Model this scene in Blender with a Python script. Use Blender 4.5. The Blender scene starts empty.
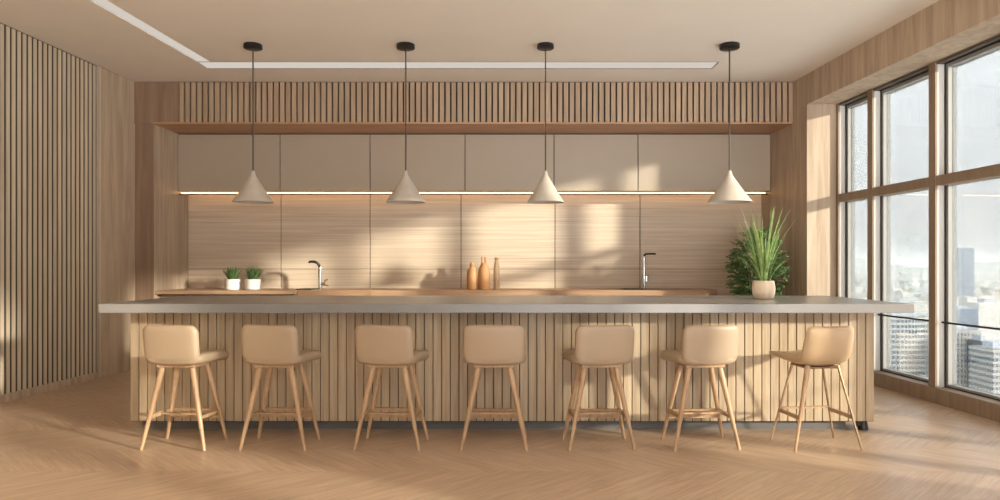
import bpy, bmesh, math, random
from mathutils import Vector, Matrix
R = math.radians
random.seed(7)
scene = bpy.context.scene
COL = scene.collection

# ------------------------------------------------------------------ helpers
def col(r, g, b):
    f = lambda c: (c/255/12.92) if c/255 <= .04045 else ((c/255+.055)/1.055)**2.4
    return (f(r), f(g), f(b), 1)

def tag(o, label=None, cat=None, group=None, kind=None):
    if label: o['label'] = label
    if cat: o['category'] = cat
    if group: o['group'] = group
    if kind: o['kind'] = kind
    return o

def obj(name, bm, mats, parent=None, smooth=None, loc=None, rot=None):
    me = bpy.data.meshes.new(name)
    bmesh.ops.recalc_face_normals(bm, faces=bm.faces)
    bm.to_mesh(me); bm.free()
    for m in (mats if isinstance(mats, (list, tuple)) else [mats]):
        me.materials.append(m)
    if smooth is not None:
        for p in me.polygons: p.use_smooth = True
        if smooth < 180:
            me.set_sharp_from_angle(angle=R(smooth))
    o = bpy.data.objects.new(name, me); COL.objects.link(o)
    if parent: o.parent = parent
    if loc: o.location = loc
    if rot: o.rotation_euler = rot
    return o

def empty(name, loc=(0, 0, 0), rz=0):
    o = bpy.data.objects.new(name, None); COL.objects.link(o)
    o.location = loc; o.rotation_euler = (0, 0, rz); o.empty_display_size = .1
    return o

def thing(name, label, cat, loc=(0, 0, 0), rz=0, group=None):
    return tag(empty(name, loc, rz), label, cat, group)

def struct(name, bm, mats, parent=None, smooth=None):
    o = obj(name, bm, mats, parent, smooth)
    if not parent: o['kind'] = 'structure'
    return o

def kids(o):
    return [c for c in list(COL.objects) if c.parent == o]

def copy_tree(o, parent=None):
    c = o.copy(); COL.objects.link(c)
    if parent: c.parent = parent
    for ch in kids(o): copy_tree(ch, c)
    return c

def box(bm, x0, x1, y0, y1, z0, z1, bev=0, mi=0, seg=2):
    r = bmesh.ops.create_cube(bm, size=1)
    vs = r['verts']
    for v in vs:
        v.co = Vector((x0+(x1-x0)*(v.co.x+.5), y0+(y1-y0)*(v.co.y+.5), z0+(z1-z0)*(v.co.z+.5)))
    fs = {f for v in vs for f in v.link_faces}
    for f in fs: f.material_index = mi
    if bev:
        es = list({e for v in vs for e in v.link_edges})
        bmesh.ops.bevel(bm, geom=es, offset=bev, segments=seg, profile=.5, affect='EDGES', clamp_overlap=True)

def nb(*a, **k):
    bm = bmesh.new(); box(bm, *a, **k); return bm

def prism(bm, pts, z0, z1, mi=0):
    a = [bm.verts.new((x, y, z0)) for x, y in pts]
    b = [bm.verts.new((x, y, z1)) for x, y in pts]
    n = len(pts)
    fs = [bm.faces.new(a[::-1]), bm.faces.new(b)]
    for i in range(n):
        fs.append(bm.faces.new((a[i], a[(i+1) % n], b[(i+1) % n], b[i])))
    for f in fs: f.material_index = mi

def np_(*a, **k):
    bm = bmesh.new(); prism(bm, *a, **k); return bm

def lathe(bm, prof, seg=32, c=(0, 0, 0), mi=0, closed=False):
    rings = []
    for r, z in prof:
        if r <= 1e-6:
            rings.append([bm.verts.new((c[0], c[1], c[2]+z))])
        else:
            rings.append([bm.verts.new((c[0]+r*math.cos(2*math.pi*i/seg), c[1]+r*math.sin(2*math.pi*i/seg), c[2]+z)) for i in range(seg)])
    pr = list(zip(rings, rings[1:]))
    if closed: pr.append((rings[-1], rings[0]))
    for a, b in pr:
        for i in range(seg):
            j = (i+1) % seg
            if len(a) == 1 and len(b) == 1: continue
            if len(a) == 1: f = bm.faces.new((a[0], b[i], b[j]))
            elif len(b) == 1: f = bm.faces.new((a[i], a[j], b[0]))
            else: f = bm.faces.new((a[i], a[j], b[j], b[i]))
            f.material_index = mi

def tube(bm, pts, rad, seg=12, mi=0, sx=1.0):
    """pts list of 3D points, rad float or list; a swept tube with caps"""
    pts = [Vector(p) for p in pts]
    if not isinstance(rad, (list, tuple)): rad = [rad]*len(pts)
    rings = []
    ref = None
    for i, p in enumerate(pts):
        d = (pts[min(i+1, len(pts)-1)]-pts[max(i-1, 0)]).normalized()
        if ref is None:
            ref = Vector((1, 0, 0)) if abs(d.x) < .9 else Vector((0, 1, 0))
        u = (ref-d*ref.dot(d)).normalized(); v = d.cross(u); ref = u
        rings.append([bm.verts.new(p+(u*math.cos(2*math.pi*k/seg)*sx+v*math.sin(2*math.pi*k/seg))*rad[i]) for k in range(seg)])
    for a, b in zip(rings, rings[1:]):
        for k in range(seg):
            f = bm.faces.new((a[k], a[(k+1) % seg], b[(k+1) % seg], b[k])); f.material_index = mi
    for rr in (rings[0][::-1], rings[-1]):
        f = bm.faces.new(rr); f.material_index = mi

def beam(bm, p, q, w, h, bev=.003, mi=0):
    """rectangular bar from p to q, w horizontal, h vertical"""
    p, q = Vector(p), Vector(q)
    d = (q-p); L = d.length; d.normalize()
    side = d.cross(Vector((0, 0, 1))).normalized(); up = side.cross(d)
    r = bmesh.ops.create_cube(bm, size=1); vs = r['verts']
    for v in vs:
        c = v.co.copy()
        v.co = (p+q)/2 + d*c.x*L + side*c.y*w + up*c.z*h
    for f in {f for v in vs for f in v.link_faces}: f.material_index = mi
    if bev:
        bmesh.ops.bevel(bm, geom=list({e for v in vs for e in v.link_edges}), offset=bev, segments=2, profile=.5, affect='EDGES')

def rrect(w, h, r, n=8):
    pts = []
    for cx, cy, a0 in ((w/2-r, h/2-r, 0), (-w/2+r, h/2-r, 90), (-w/2+r, -h/2+r, 180), (w/2-r, -h/2+r, 270)):
        for i in range(n+1):
            a = R(a0+90*i/n); pts.append((cx+r*math.cos(a), cy+r*math.sin(a)))
    # subdivide the straight runs so a bend stays smooth
    out = []
    for i, p in enumerate(pts):
        q = pts[(i+1) % len(pts)]
        out.append(p)
        L = math.dist(p, q)
        if L > .03:
            k = int(L/.02)
            for j in range(1, k): out.append((p[0]+(q[0]-p[0])*j/k, p[1]+(q[1]-p[1])*j/k))
    return out

def pillow(bm, outline, t, f, p=5, mi=0):
    """a padded slab: outline (u,v) with thickness t; f(u,v,w)->xyz"""
    ss = [1, .992, .975, .95, .91, .84, .7, .5, .25]
    def w(s): return t/2*(1-s**(p*2.2))**(1/2.2) if s < 1 else 0
    rings = []
    seq = [(s, 1) for s in reversed(ss[1:])]+[(1, 1)]+[(s, -1) for s in ss[1:]]
    c0 = bm.verts.new(f(0, 0, t/2)); c1 = bm.verts.new(f(0, 0, -t/2))
    for s, sg in seq:
        rings.append([bm.verts.new(f(u*s, v*s, sg*w(s))) for u, v in outline])
    n = len(outline)
    for a, b in zip(rings, rings[1:]):
        for i in range(n):
            bm.faces.new((a[i], a[(i+1) % n], b[(i+1) % n], b[i]))
    for i in range(n):
        bm.faces.new((c0, rings[0][i], rings[0][(i+1) % n]))
        bm.faces.new((c1, rings[-1][(i+1) % n], rings[-1][i]))

# ------------------------------------------------------------------ materials
def new_mat(name):
    m = bpy.data.materials.new(name); m.use_nodes = True
    nt = m.node_tree; b = nt.nodes['Principled BSDF']
    return m, nt, b

def N(nt, t, **k):
    n = nt.nodes.new(t)
    for a, v in k.items(): setattr(n, a, v)
    return n

def math_(nt, op, a, b=None, c=None):
    n = N(nt, 'ShaderNodeMath', operation=op)
    for i, v in enumerate((a, b, c)):
        if v is None: continue
        if isinstance(v, (int, float)): n.inputs[i].default_value = v
        else: nt.links.new(v, n.inputs[i])
    return n.outputs[0]

def plain(name, c, rough=.6, metal=0, spec=.5, noise=.06, nscale=6, bump=0, bscale=200, coat=0):
    m, nt, b = new_mat(name)
    tc = N(nt, 'ShaderNodeTexCoord')
    nz = N(nt, 'ShaderNodeTexNoise'); nz.inputs['Scale'].default_value = nscale; nz.inputs['Detail'].default_value = 4
    nt.links.new(tc.outputs['Object'], nz.inputs['Vector'])
    mr = N(nt, 'ShaderNodeMapRange'); mr.inputs[3].default_value = 1-noise; mr.inputs[4].default_value = 1+noise
    mr.inputs[1].default_value = .3; mr.inputs[2].default_value = .7
    nt.links.new(nz.outputs[0], mr.inputs[0])
    mx = N(nt, 'ShaderNodeVectorMath', operation='SCALE'); mx.inputs[0].default_value = c[:3]
    nt.links.new(mr.outputs[0], mx.inputs['Scale'])
    nt.links.new(mx.outputs[0], b.inputs['Base Color'])
    b.inputs['Roughness'].default_value = rough; b.inputs['Metallic'].default_value = metal
    b.inputs['Specular IOR Level'].default_value = spec
    b.inputs['Coat Weight'].default_value = coat
    if bump:
        n2 = N(nt, 'ShaderNodeTexNoise'); n2.inputs['Scale'].default_value = bscale
        nt.links.new(tc.outputs['Object'], n2.inputs['Vector'])
        bp = N(nt, 'ShaderNodeBump'); bp.inputs['Strength'].default_value = bump; bp.inputs['Distance'].default_value = .002
        nt.links.new(n2.outputs[0], bp.inputs['Height']); nt.links.new(bp.outputs[0], b.inputs['Normal'])
    return m

def desat(c, k=.22):
    l = c[0]*.3+c[1]*.55+c[2]*.15
    return (c[0]+(l-c[0])*k, (c[1]+(l-c[1])*k)*1.018, c[2]+(l-c[2])*k, 1)

def wood(name, light, dark, stretch=(14, 14, .8), rough=.5, contrast=1, tone_axis=None, period=.1, x0=0, tone=.08, bump=.08, ydet=6, spec=.35):
    """grain runs along the axis whose stretch is small; tone_axis gives each board its own tone"""
    m, nt, b = new_mat(name)
    light, dark = desat(light), desat(dark)
    tc = N(nt, 'ShaderNodeTexCoord')
    mp = N(nt, 'ShaderNodeMapping'); mp.inputs['Scale'].default_value = stretch
    nt.links.new(tc.outputs['Object'], mp.inputs['Vector'])
    nz = N(nt, 'ShaderNodeTexNoise'); nz.inputs['Scale'].default_value = 1.6; nz.inputs['Detail'].default_value = ydet
    nz.inputs['Roughness'].default_value = .62; nz.inputs['Distortion'].default_value = .6
    vec = mp.outputs[0]
    tonev = None
    if tone_axis is not None:
        sp = N(nt, 'ShaderNodeSeparateXYZ'); nt.links.new(tc.outputs['Object'], sp.inputs[0])
        q = math_(nt, 'FLOOR', math_(nt, 'DIVIDE', math_(nt, 'SUBTRACT', sp.outputs[tone_axis], x0), period))
        wn = N(nt, 'ShaderNodeTexWhiteNoise', noise_dimensions='1D'); nt.links.new(q, wn.inputs['W'])
        tonev = math_(nt, 'MULTIPLY_ADD', wn.outputs['Value'], 2*tone, 1-tone)
        off = N(nt, 'ShaderNodeCombineXYZ'); nt.links.new(math_(nt, 'MULTIPLY', q, 3.7), off.inputs[0]); nt.links.new(math_(nt, 'MULTIPLY', q, 1.3), off.inputs[2])
        ad = N(nt, 'ShaderNodeVectorMath', operation='ADD'); nt.links.new(mp.outputs[0], ad.inputs[0]); nt.links.new(off.outputs[0], ad.inputs[1])
        vec = ad.outputs[0]
    nt.links.new(vec, nz.inputs['Vector'])
    cr = N(nt, 'ShaderNodeValToRGB')
    cr.color_ramp.elements[0].position = .5-.2/contrast; cr.color_ramp.elements[0].color = dark
    cr.color_ramp.elements[1].position = .5+.2/contrast; cr.color_ramp.elements[1].color = light
    nt.links.new(nz.outputs[0], cr.inputs[0])
    out = cr.outputs[0]
    if tonev is not None:
        vm = N(nt, 'ShaderNodeVectorMath', operation='SCALE'); nt.links.new(out, vm.inputs[0]); nt.links.new(tonev, vm.inputs['Scale']); out = vm.outputs[0]
    nt.links.new(out, b.inputs['Base Color'])
    b.inputs['Roughness'].default_value = rough; b.inputs['Specular IOR Level'].default_value = spec
    if bump:
        bp = N(nt, 'ShaderNodeBump'); bp.inputs['Strength'].default_value = bump; bp.inputs['Distance'].default_value = .003
        nt.links.new(nz.outputs[0], bp.inputs['Height']); nt.links.new(bp.outputs[0], b.inputs['Normal'])
    return m

def emit(name, c, s):
    m = bpy.data.materials.new(name); m.use_nodes = True; nt = m.node_tree
    nt.nodes.clear()
    e = N(nt, 'ShaderNodeEmission'); e.inputs[0].default_value = c; e.inputs[1].default_value = s
    o = N(nt, 'ShaderNodeOutputMaterial'); nt.links.new(e.outputs[0], o.inputs[0])
    return m

M = {}
M['ceiling'] = plain('ceiling paint', col(232, 224, 212), .85, noise=.015, nscale=2)
M['slat'] = wood('slat wood', col(212, 192, 166), col(186, 165, 138), (14, 14, .7), tone_axis=1, period=.0831, x0=.04, tone=.09, rough=.55)
M['wallwood'] = wood('wall oak', col(196, 170, 142), col(164, 137, 110), (6, 6, .45), rough=.5, contrast=1.1)
M['brownwood'] = wood('brown veneer', col(158, 126, 98), col(130, 100, 76), (7, 7, .4), rough=.5)
M['bulkslat'] = wood('bulkhead slat wood', col(188, 157, 125), col(158, 128, 98), (16, 16, .8), tone_axis=0, period=.0851, x0=-4.76, tone=.07)
M['soffit'] = wood('soffit veneer', col(205, 150, 104), col(176, 124, 82), (.5, 8, 8), rough=.45)
M['gap'] = plain('dark backing', col(50, 40, 31), .8)
M['cab'] = plain('cabinet lacquer', col(174, 161, 143), .42, noise=.012, nscale=3)
M['cabside'] = plain('cabinet carcass', col(88, 78, 66), .7)
M['splash'] = wood('reeded splashback wood', col(222, 200, 174), col(190, 164, 136), (.3, 5, 20), rough=.4, contrast=1.0, bump=.25)
M['work'] = wood('worktop oak', col(196, 152, 112), col(160, 118, 82), (.6, 9, 9), rough=.4)
M['basecab'] = plain('base cabinet lacquer', col(176, 160, 140), .5, noise=.02)
M['clad'] = wood('island cladding wood', col(192, 166, 130), col(160, 133, 99), (15, 15, .6), tone_axis=0, period=.0782, x0=-3.43, tone=.08)
M['stone'] = plain('grey stone worktop', col(128, 126, 123), .3, noise=.05, nscale=3, spec=.5)
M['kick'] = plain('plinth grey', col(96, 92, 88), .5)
M['black'] = plain('black rubber', col(26, 25, 25), .45)
M['blackmetal'] = plain('black metal', col(36, 34, 33), .35, metal=.4)
M['cord'] = plain('cord grey', col(70, 64, 58), .6)
M['shade'] = plain('plaster lamp shade', col(184, 175, 162), .75, noise=.07, nscale=9, bump=.3, bscale=60)
M['shadein'] = plain('shade inside', col(225, 215, 200), .6)
M['bulb'] = emit('bulb glow', (1, .82, .6, 1), 1.5)
M['leather'] = plain('beige leather', col(160, 140, 116), .42, noise=.03, nscale=5, bump=.25, bscale=260, spec=.4)
M['leather2'] = plain('tan leather shell', col(180, 153, 120), .42, noise=.03, nscale=5, bump=.25, bscale=260, spec=.4)
M['leg'] = wood('oak leg', col(192, 152, 106), col(162, 122, 80), (20, 20, 1.5), rough=.4)
M['chrome'] = plain('chrome', col(205, 205, 205), .12, metal=1, noise=0)
M['legmetal'] = plain('bronze metal leg', col(176, 150, 120), .25, metal=.9, noise=.02)
M['sink'] = plain('dark sink rim', col(60, 58, 56), .3, metal=.7)
M['mullion'] = wood('mullion wood', col(150, 124, 100), col(128, 104, 82), (9, 9, .5), rough=.45)
M['alu'] = plain('champagne aluminium', col(204, 202, 196), .4, noise=.01)
M['aluframe'] = plain('grey window frame', col(146, 145, 141), .45, noise=.01)
M['seal'] = plain('black gasket', col(40, 38, 36), .6)
M['darkalu'] = plain('dark frame', col(92, 84, 76), .4, metal=.3)
M['pot'] = plain('white pot', col(225, 220, 212), .5)
M['potwood'] = plain('cream pot', col(226, 205, 178), .55, noise=.05, nscale=12)
M['soil'] = plain('soil', col(50, 38, 28), .95, noise=.3, nscale=60)
M['bottle'] = plain('clay bottle', col(196, 146, 98), .6, noise=.06, nscale=18)
M['bottle2'] = plain('pale clay bottle', col(206, 176, 140), .6, noise=.05, nscale=18)
M['led'] = emit('warm led', (1, .54, .22, 1), 8)
M['diff'] = emit('ceiling diffuser', (1, .91, .80, 1), .42)

def leafmat(name, a, b_, sc=9):
    m, nt, b = new_mat(name)
    tc = N(nt, 'ShaderNodeTexCoord'); nz = N(nt, 'ShaderNodeTexNoise'); nz.inputs['Scale'].default_value = sc
    nt.links.new(tc.outputs['Object'], nz.inputs['Vector'])
    cr = N(nt, 'ShaderNodeValToRGB'); cr.color_ramp.elements[0].position = .35; cr.color_ramp.elements[1].position = .65
    cr.color_ramp.elements[0].color = a; cr.color_ramp.elements[1].color = b_
    nt.links.new(nz.outputs[0], cr.inputs[0]); nt.links.new(cr.outputs[0], b.inputs['Base Color'])
    b.inputs['Roughness'].default_value = .5
    return m
M['grass'] = leafmat('grass blade', col(112, 150, 74), col(178, 200, 128), 14)
M['bush'] = leafmat('bush leaf', col(54, 88, 46), col(112, 142, 82), 8)
M['succ'] = leafmat('succulent leaf', col(60, 92, 50), col(104, 134, 78), 30)

# glass: a lightly tinted thin pane
g = bpy.data.materials.new('window glass'); g.use_nodes = True; nt = g.node_tree; nt.nodes.clear()
tr = N(nt, 'ShaderNodeBsdfTransparent'); tr.inputs[0].default_value = (.62, .64, .65, 1)
gl = N(nt, 'ShaderNodeBsdfGlossy'); gl.inputs['Roughness'].default_value = .02
fr = N(nt, 'ShaderNodeFresnel'); fr.inputs[0].default_value = 1.35
mx = N(nt, 'ShaderNodeMixShader'); o = N(nt, 'ShaderNodeOutputMaterial')
nt.links.new(math_(nt, 'MULTIPLY', fr.outputs[0], .5), mx.inputs[0]); nt.links.new(tr.outputs[0], mx.inputs[1]); nt.links.new(gl.outputs[0], mx.inputs[2]); nt.links.new(mx.outputs[0], o.inputs[0])
M['glass'] = g

# chevron parquet
def floor_mat():
    m, nt, b = new_mat('chevron oak parquet')
    tc = N(nt, 'ShaderNodeTexCoord'); sp = N(nt, 'ShaderNodeSeparateXYZ')
    rt = N(nt, 'ShaderNodeMapping'); rt.inputs['Rotation'].default_value = (0, 0, R(90)); rt.inputs['Location'].default_value = (.13, .2, 0)
    nt.links.new(tc.outputs['Object'], rt.inputs[0]); nt.links.new(rt.outputs[0], sp.inputs[0])
    W, P = .62, .13
    u = math_(nt, 'DIVIDE', sp.outputs[0], W)
    iu = math_(nt, 'FLOOR', u)
    fu = math_(nt, 'SUBTRACT', u, iu)
    par = math_(nt, 'FLOORED_MODULO', iu, 2.0)
    sgn = math_(nt, 'MULTIPLY_ADD', par, -2.0, 1.0)
    fz = math_(nt, 'MULTIPLY', math_(nt, 'SUBTRACT', fu, .5), W)
    sh = math_(nt, 'MULTIPLY', fz, sgn)
    v = math_(nt, 'DIVIDE', math_(nt, 'ADD', sp.outputs[1], sh), P)
    iv = math_(nt, 'FLOOR', v); fv = math_(nt, 'SUBTRACT', v, iv)
    cb = N(nt, 'ShaderNodeCombineXYZ'); nt.links.new(iu, cb.inputs[0]); nt.links.new(iv, cb.inputs[1])
    wn = N(nt, 'ShaderNodeTexWhiteNoise', noise_dimensions='2D'); nt.links.new(cb.outputs[0], wn.inputs['Vector'])
    # grain along the plank
    al = math_(nt, 'SUBTRACT', sp.outputs[1], sh)
    gc = N(nt, 'ShaderNodeCombineXYZ')
    nt.links.new(math_(nt, 'MULTIPLY', v, 2.4), gc.inputs[0])
    nt.links.new(math_(nt, 'ADD', math_(nt, 'MULTIPLY', fz, 3.0), math_(nt, 'MULTIPLY', wn.outputs['Value'], 40.0)), gc.inputs[1])
    nt.links.new(iu, gc.inputs[2])
    nz = N(nt, 'ShaderNodeTexNoise'); nz.inputs['Scale'].default_value = 1.3; nz.inputs['Detail'].default_value = 6; nz.inputs['Distortion'].default_value = .8
    nt.links.new(gc.outputs[0], nz.inputs['Vector'])
    cr = N(nt, 'ShaderNodeValToRGB'); cr.color_ramp.elements[0].position = .3; cr.color_ramp.elements[1].position = .7
    cr.color_ramp.elements[0].color = desat(col(172, 138, 106)); cr.color_ramp.elements[1].color = desat(col(198, 164, 130))
    nt.links.new(nz.outputs[0], cr.inputs[0])
    tone = math_(nt, 'MULTIPLY_ADD', wn.outputs['Value'], .12, .94)
    e1 = math_(nt, 'LESS_THAN', math_(nt, 'MINIMUM', fv, math_(nt, 'SUBTRACT', 1.0, fv)), .018)
    e2 = math_(nt, 'LESS_THAN', math_(nt, 'MINIMUM', fu, math_(nt, 'SUBTRACT', 1.0, fu)), .003)
    e = math_(nt, 'MAXIMUM', e1, e2)
    tone2 = math_(nt, 'MULTIPLY', tone, math_(nt, 'MULTIPLY_ADD', e, -.22, 1.0))
    vm = N(nt, 'ShaderNodeVectorMath', operation='SCALE'); nt.links.new(cr.outputs[0], vm.inputs[0]); nt.links.new(tone2, vm.inputs['Scale'])
    nt.links.new(vm.outputs[0], b.inputs['Base Color'])
    b.inputs['Roughness'].default_value = .32; b.inputs['Specular IOR Level'].default_value = .5
    bp = N(nt, 'ShaderNodeBump'); bp.inputs['Strength'].default_value = .12; bp.inputs['Distance'].default_value = .003
    nt.links.new(math_(nt, 'ADD', nz.outputs[0], math_(nt, 'MULTIPLY', e, -1.0)), bp.inputs['Height']); nt.links.new(bp.outputs[0], b.inputs['Normal'])
    return m
M['floor'] = floor_mat()

# ------------------------------------------------------------------ room
# camera at (0,0,1.5) looks along +Y.  s(Y) = 700/Y pixels per metre
YB, YC, YS = 10.10, 10.82, 11.16        # bulkhead face, upper cabinet face, splashback face
ZC = 4.14; ZS = 3.535
Y0 = -1.5
XL = lambda y: -5.874+.043*y
XR = lambda y: 4.08+.064*(10.1-y)
WO = .413                                # window recess depth
XW = lambda y: XR(y)+WO

struct('floor', np_([(XL(Y0)-.2, Y0), (XW(Y0)+.25, Y0), (XW(9.7)+.25, 9.7), (XW(9.7)+.25, 11.4), (XL(11.4)-.2, 11.4)], -.12, 0), M['floor'])
# ceiling with a routed channel for the light profile
LCX0, LCX1, LCY0, LCY1 = -4.06, 2.72, 9.10, 9.42
def ceil_bm():
    bm = bmesh.new()
    z0, z1 = ZC, ZC+.15
    xl = lambda y: XL(y)-.2
    # far band, right block, strips around the L shaped channel
    prism(bm, [(xl(LCY1), LCY1), (5.3, LCY1), (5.3, 11.4), (xl(11.4), 11.4)], z0, z1)
    prism(bm, [(LCX1, LCY0), (5.3, LCY0), (5.3, LCY1), (LCX1, LCY1)], z0, z1)
    ax = lambda y: LCX0-.062*(LCY0-y)*1.0   # inner edge of the long arm
    prism(bm, [(ax(LCY0)+.17, LCY0), (ax(Y0)+.17, Y0), (6, Y0), (5.3, LCY0)], z0, z1)
    prism(bm, [(xl(Y0), Y0), (ax(Y0), Y0), (ax(LCY0), LCY0), (ax(LCY0), LCY1), (xl(LCY1), LCY1)], z0, z1)
    prism(bm, [(-6.3, Y0), (6, Y0), (6, 11.4), (-6.3, 11.4)], z1+.001, z1+.1)
    return bm, ax
bm, ax = ceil_bm()
struct('ceiling', bm, M['ceiling'])
t = thing('ceiling_light', 'long L-shaped recessed light profile running along the ceiling edge', 'light', (0, 9.2, ZC))
bm = bmesh.new()
prism(bm, [(LCX0+.005, LCY0+.01), (LCX1-.01, LCY0+.01), (LCX1-.01, LCY1-.01), (LCX0+.005, LCY1-.01)], .004, .03)
prism(bm, [(ax(Y0)+.01, Y0+.02), (ax(Y0)+.16, Y0+.02), (LCX0+.16, LCY0), (LCX0+.01, LCY0)], .004, .03)
for v in bm.verts: v.co.y -= 9.2
obj('diffuser', bm, M['diff'], t)
bm = bmesh.new()
box(bm, LCX0, LCX1, LCY0-.0-9.2, LCY0+.012-9.2, .0, .018)
box(bm, LCX0, LCX1, LCY1-.012-9.2, LCY1-9.2, .0, .018)
box(bm, LCX1-.012, LCX1, LCY0-9.2, LCY1-9.2, 0, .018)
obj('profile_edge', bm, M['darkalu'], t)

# left wall: backing, slats, plain veneer end, skirting
YP = 9.3
struct('wall_left', np_([(XL(Y0)-.2, Y0), (XL(Y0), Y0), (XL(11.4), 11.4), (XL(11.4)-.2, 11.4)], 0, ZC), M['gap'])
bm = bmesh.new()
per = .0831; n = int((YP-.04-Y0)/per)
for i in range(n):
    a = YP-.04-(i+1)*per+.014; b_ = a+.047
    prism(bm, [(XL(a), a), (XL(a)+.010, a), (XL(b_)+.010, b_), (XL(b_), b_)], .085, ZC-.012)
struct('trim_1', bm, M['slat'])
struct('trim_2', np_([(XL(YP), YP), (XL(YP)+.035, YP), (XL(YB)+.035, YB), (XL(YB), YB)], 0.0, ZC-.006), M['wallwood'])
struct('trim_3', np_([(XL(YP-.035), YP-.035), (XL(YP)+.045, YP-.035), (XL(YP)+.045, YP-.006), (XL(YP), YP-.006)], 0, ZC-.006), M['slat'])
struct('baseboard_left', np_([(XL(Y0), Y0), (XL(Y0)+.034, Y0), (XL(YP-.04)+.034, YP-.04), (XL(YP-.04), YP-.04)], 0, .085), M['wallwood'])

# back wall, niche sides, bulkhead
struct('wall_back', nb(-5.6, 5.0, 11.2, 11.4, 0, ZC), M['wallwood'])
bm = bmesh.new(); box(bm, XL(YB)+.0, -5.137, YB, 11.2, 0, ZS)
struct('wall_niche', bm, M['wallwood'])
# brown facing on the front of the niche side
struct('trim_4', nb(XL(YB), -5.137, YB-.008, YB, 0, ZS-.0, mi=0), M['brownwood'])
bm = bmesh.new()
box(bm, XL(YB), XR(YB), YB, 11.2, ZS+.02, ZC)
struct('wall_bulkhead', bm, M['gap'])
struct('trim_5', nb(XL(YB)+.005, -4.765, YB-.03, YB, ZS+.02, ZC-.008), M['brownwood'])
bm = bmesh.new()
per = .0851; k = 0; x = -4.755
while x+.062 < XR(YB)-.005:
    box(bm, x, x+.061, YB-.03, YB, ZS+.024, ZC-.012); x += per
struct('trim_6', bm, M['bulkslat'])
struct('trim_7', nb(-5.137, XR(YB+.3)-.0, YB-.03, 11.2, ZS-.002, ZS+.02), M['soffit'])
struct('trim_8', nb(XL(YB)+.003, -5.137, YB-.03, YB+.0, ZS, ZS+.02), M['brownwood'])

# right wall: pier beyond the windows, header, added shading pier nearer
YR = 9.68; ZH = 3.72
struct('wall_right', np_([(XR(11.4), 11.4), (XR(YR), YR), (XR(YR)+.6, YR), (XR(11.4)+.6, 11.4)], 0, ZC), M['wallwood'])
struct('wall_header', np_([(XR(Y0), Y0), (XR(YR), YR), (XR(YR)+.8, YR), (XR(Y0)+.8, Y0)], ZH, ZC), M['wallwood'])

struct('wall_rear_blocker', nb(-6.1, -.8, Y0-.2, Y0, 0, ZC), M['wallwood'])  # unseen half wall, added to cut daylight from the open rear
# windows
def along(a, b_, off0, off1):
    return [(XW(a)+off0, a), (XW(a)+off1, a), (XW(b_)+off1, b_), (XW(b_)+off0, b_)]
ZT = 2.42
bays_far = [9.68, 8.87, 7.69, 6.51, 5.33, 4.15, 3.4]
bays_near = [1.4, .2, -1.5]
wn = 0; tn = 9
def window(a, b_):
    """bay between y=b_ (near) and y=a (far)"""
    global wn
    wn += 1
    w = empty('window_%d' % wn, (XW((a+b_)/2), (a+b_)/2, 0)); w['kind'] = 'structure'
    def part(name, bm, m):
        for v in bm.verts: v.co.x -= w.location.x; v.co.y -= w.location.y
        return obj(name, bm, m, w)
    ph = .055; o0, o1 = .10, .19
    bm = bmesh.new()
    e = .045
    prism(bm, along(b_+ph, b_+ph+e, o0, o1), .17, ZH)
    prism(bm, along(a-ph-e, a-ph, o0, o1), .17, ZH)
    prism(bm, along(b_+ph+e, a-ph-e, o0, o1), .17, .205)
    prism(bm, along(b_+ph+e, a-ph-e, o0, o1), ZH-.07, ZH)
    part('frame', bm, M['aluframe'])
    bm = bmesh.new()
    prism(bm, along(b_+ph-.004, b_+ph+.010, .088, .10), .17, ZH)
    prism(bm, along(a-ph-.012, a-ph+.004, .088, .10), .17, ZH)
    prism(bm, along(b_+ph, a-ph, .088, .10), .17, .182)
    prism(bm, along(b_+ph, a-ph, .06, .10), ZH-.03, ZH)
    part('gasket', bm, M['seal'])
    bm = bmesh.new()
    prism(bm, along(b_+ph, a-ph, .0, .19), ZT-.055, ZT+.055)
    part('transom', bm, M['mullion'])
    bm = bmesh.new()
    prism(bm, along(b_+ph+e, a-ph-e, .14, .15), .205, ZT-.055)
    prism(bm, along(b_+ph+e, a-ph-e, .14, .15), ZT+.055, ZH-.07)
    part('pane', bm, M['glass'])
    bm = bmesh.new()
    prism(bm, along(b_+ph, a-ph, .055, .075), .865, .885)
    part('guard_rail', bm, M['seal'])
for bs in (bays_far, bays_near):
    for a, b_ in zip(bs, bs[1:]): window(a, b_)
def post(y, w=.055):
    global tn
    bm = bmesh.new()
    prism(bm, along(y-w, y+w, -.012, .012), .17, ZH, mi=0)
    prism(bm, along(y-w+.003, y+w-.003, .012, .19), .17, ZH, mi=1)
    struct('trim_%d' % tn, bm, [M['mullion'], M['alu']]); tn += 1
for y in bays_far[1:-1]+bays_near[1:-1]: post(y)
post(9.68-.027, .027)
struct('trim_%d' % tn, np_(along(3.4, YR, -.05, .22), 0, .17), M['mullion']); tn += 1
struct('trim_%d' % tn, np_(along(Y0, 1.4, -.05, .22), 0, .17), M['mullion']); tn += 1
struct('trim_%d' % tn, np_(along(Y0, YR, .0, .3), ZH-.03, ZH), M['darkalu']); tn += 1
struct('wall_shade_pier', np_([(XR(1.4), 1.4), (XR(3.4), 3.4), (XR(3.4)+.8, 3.4), (XR(1.4)+.8, 1.4)], 0, ZH), M['wallwood'])  # unseen pier, added to keep the sun off the island's left half

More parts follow.
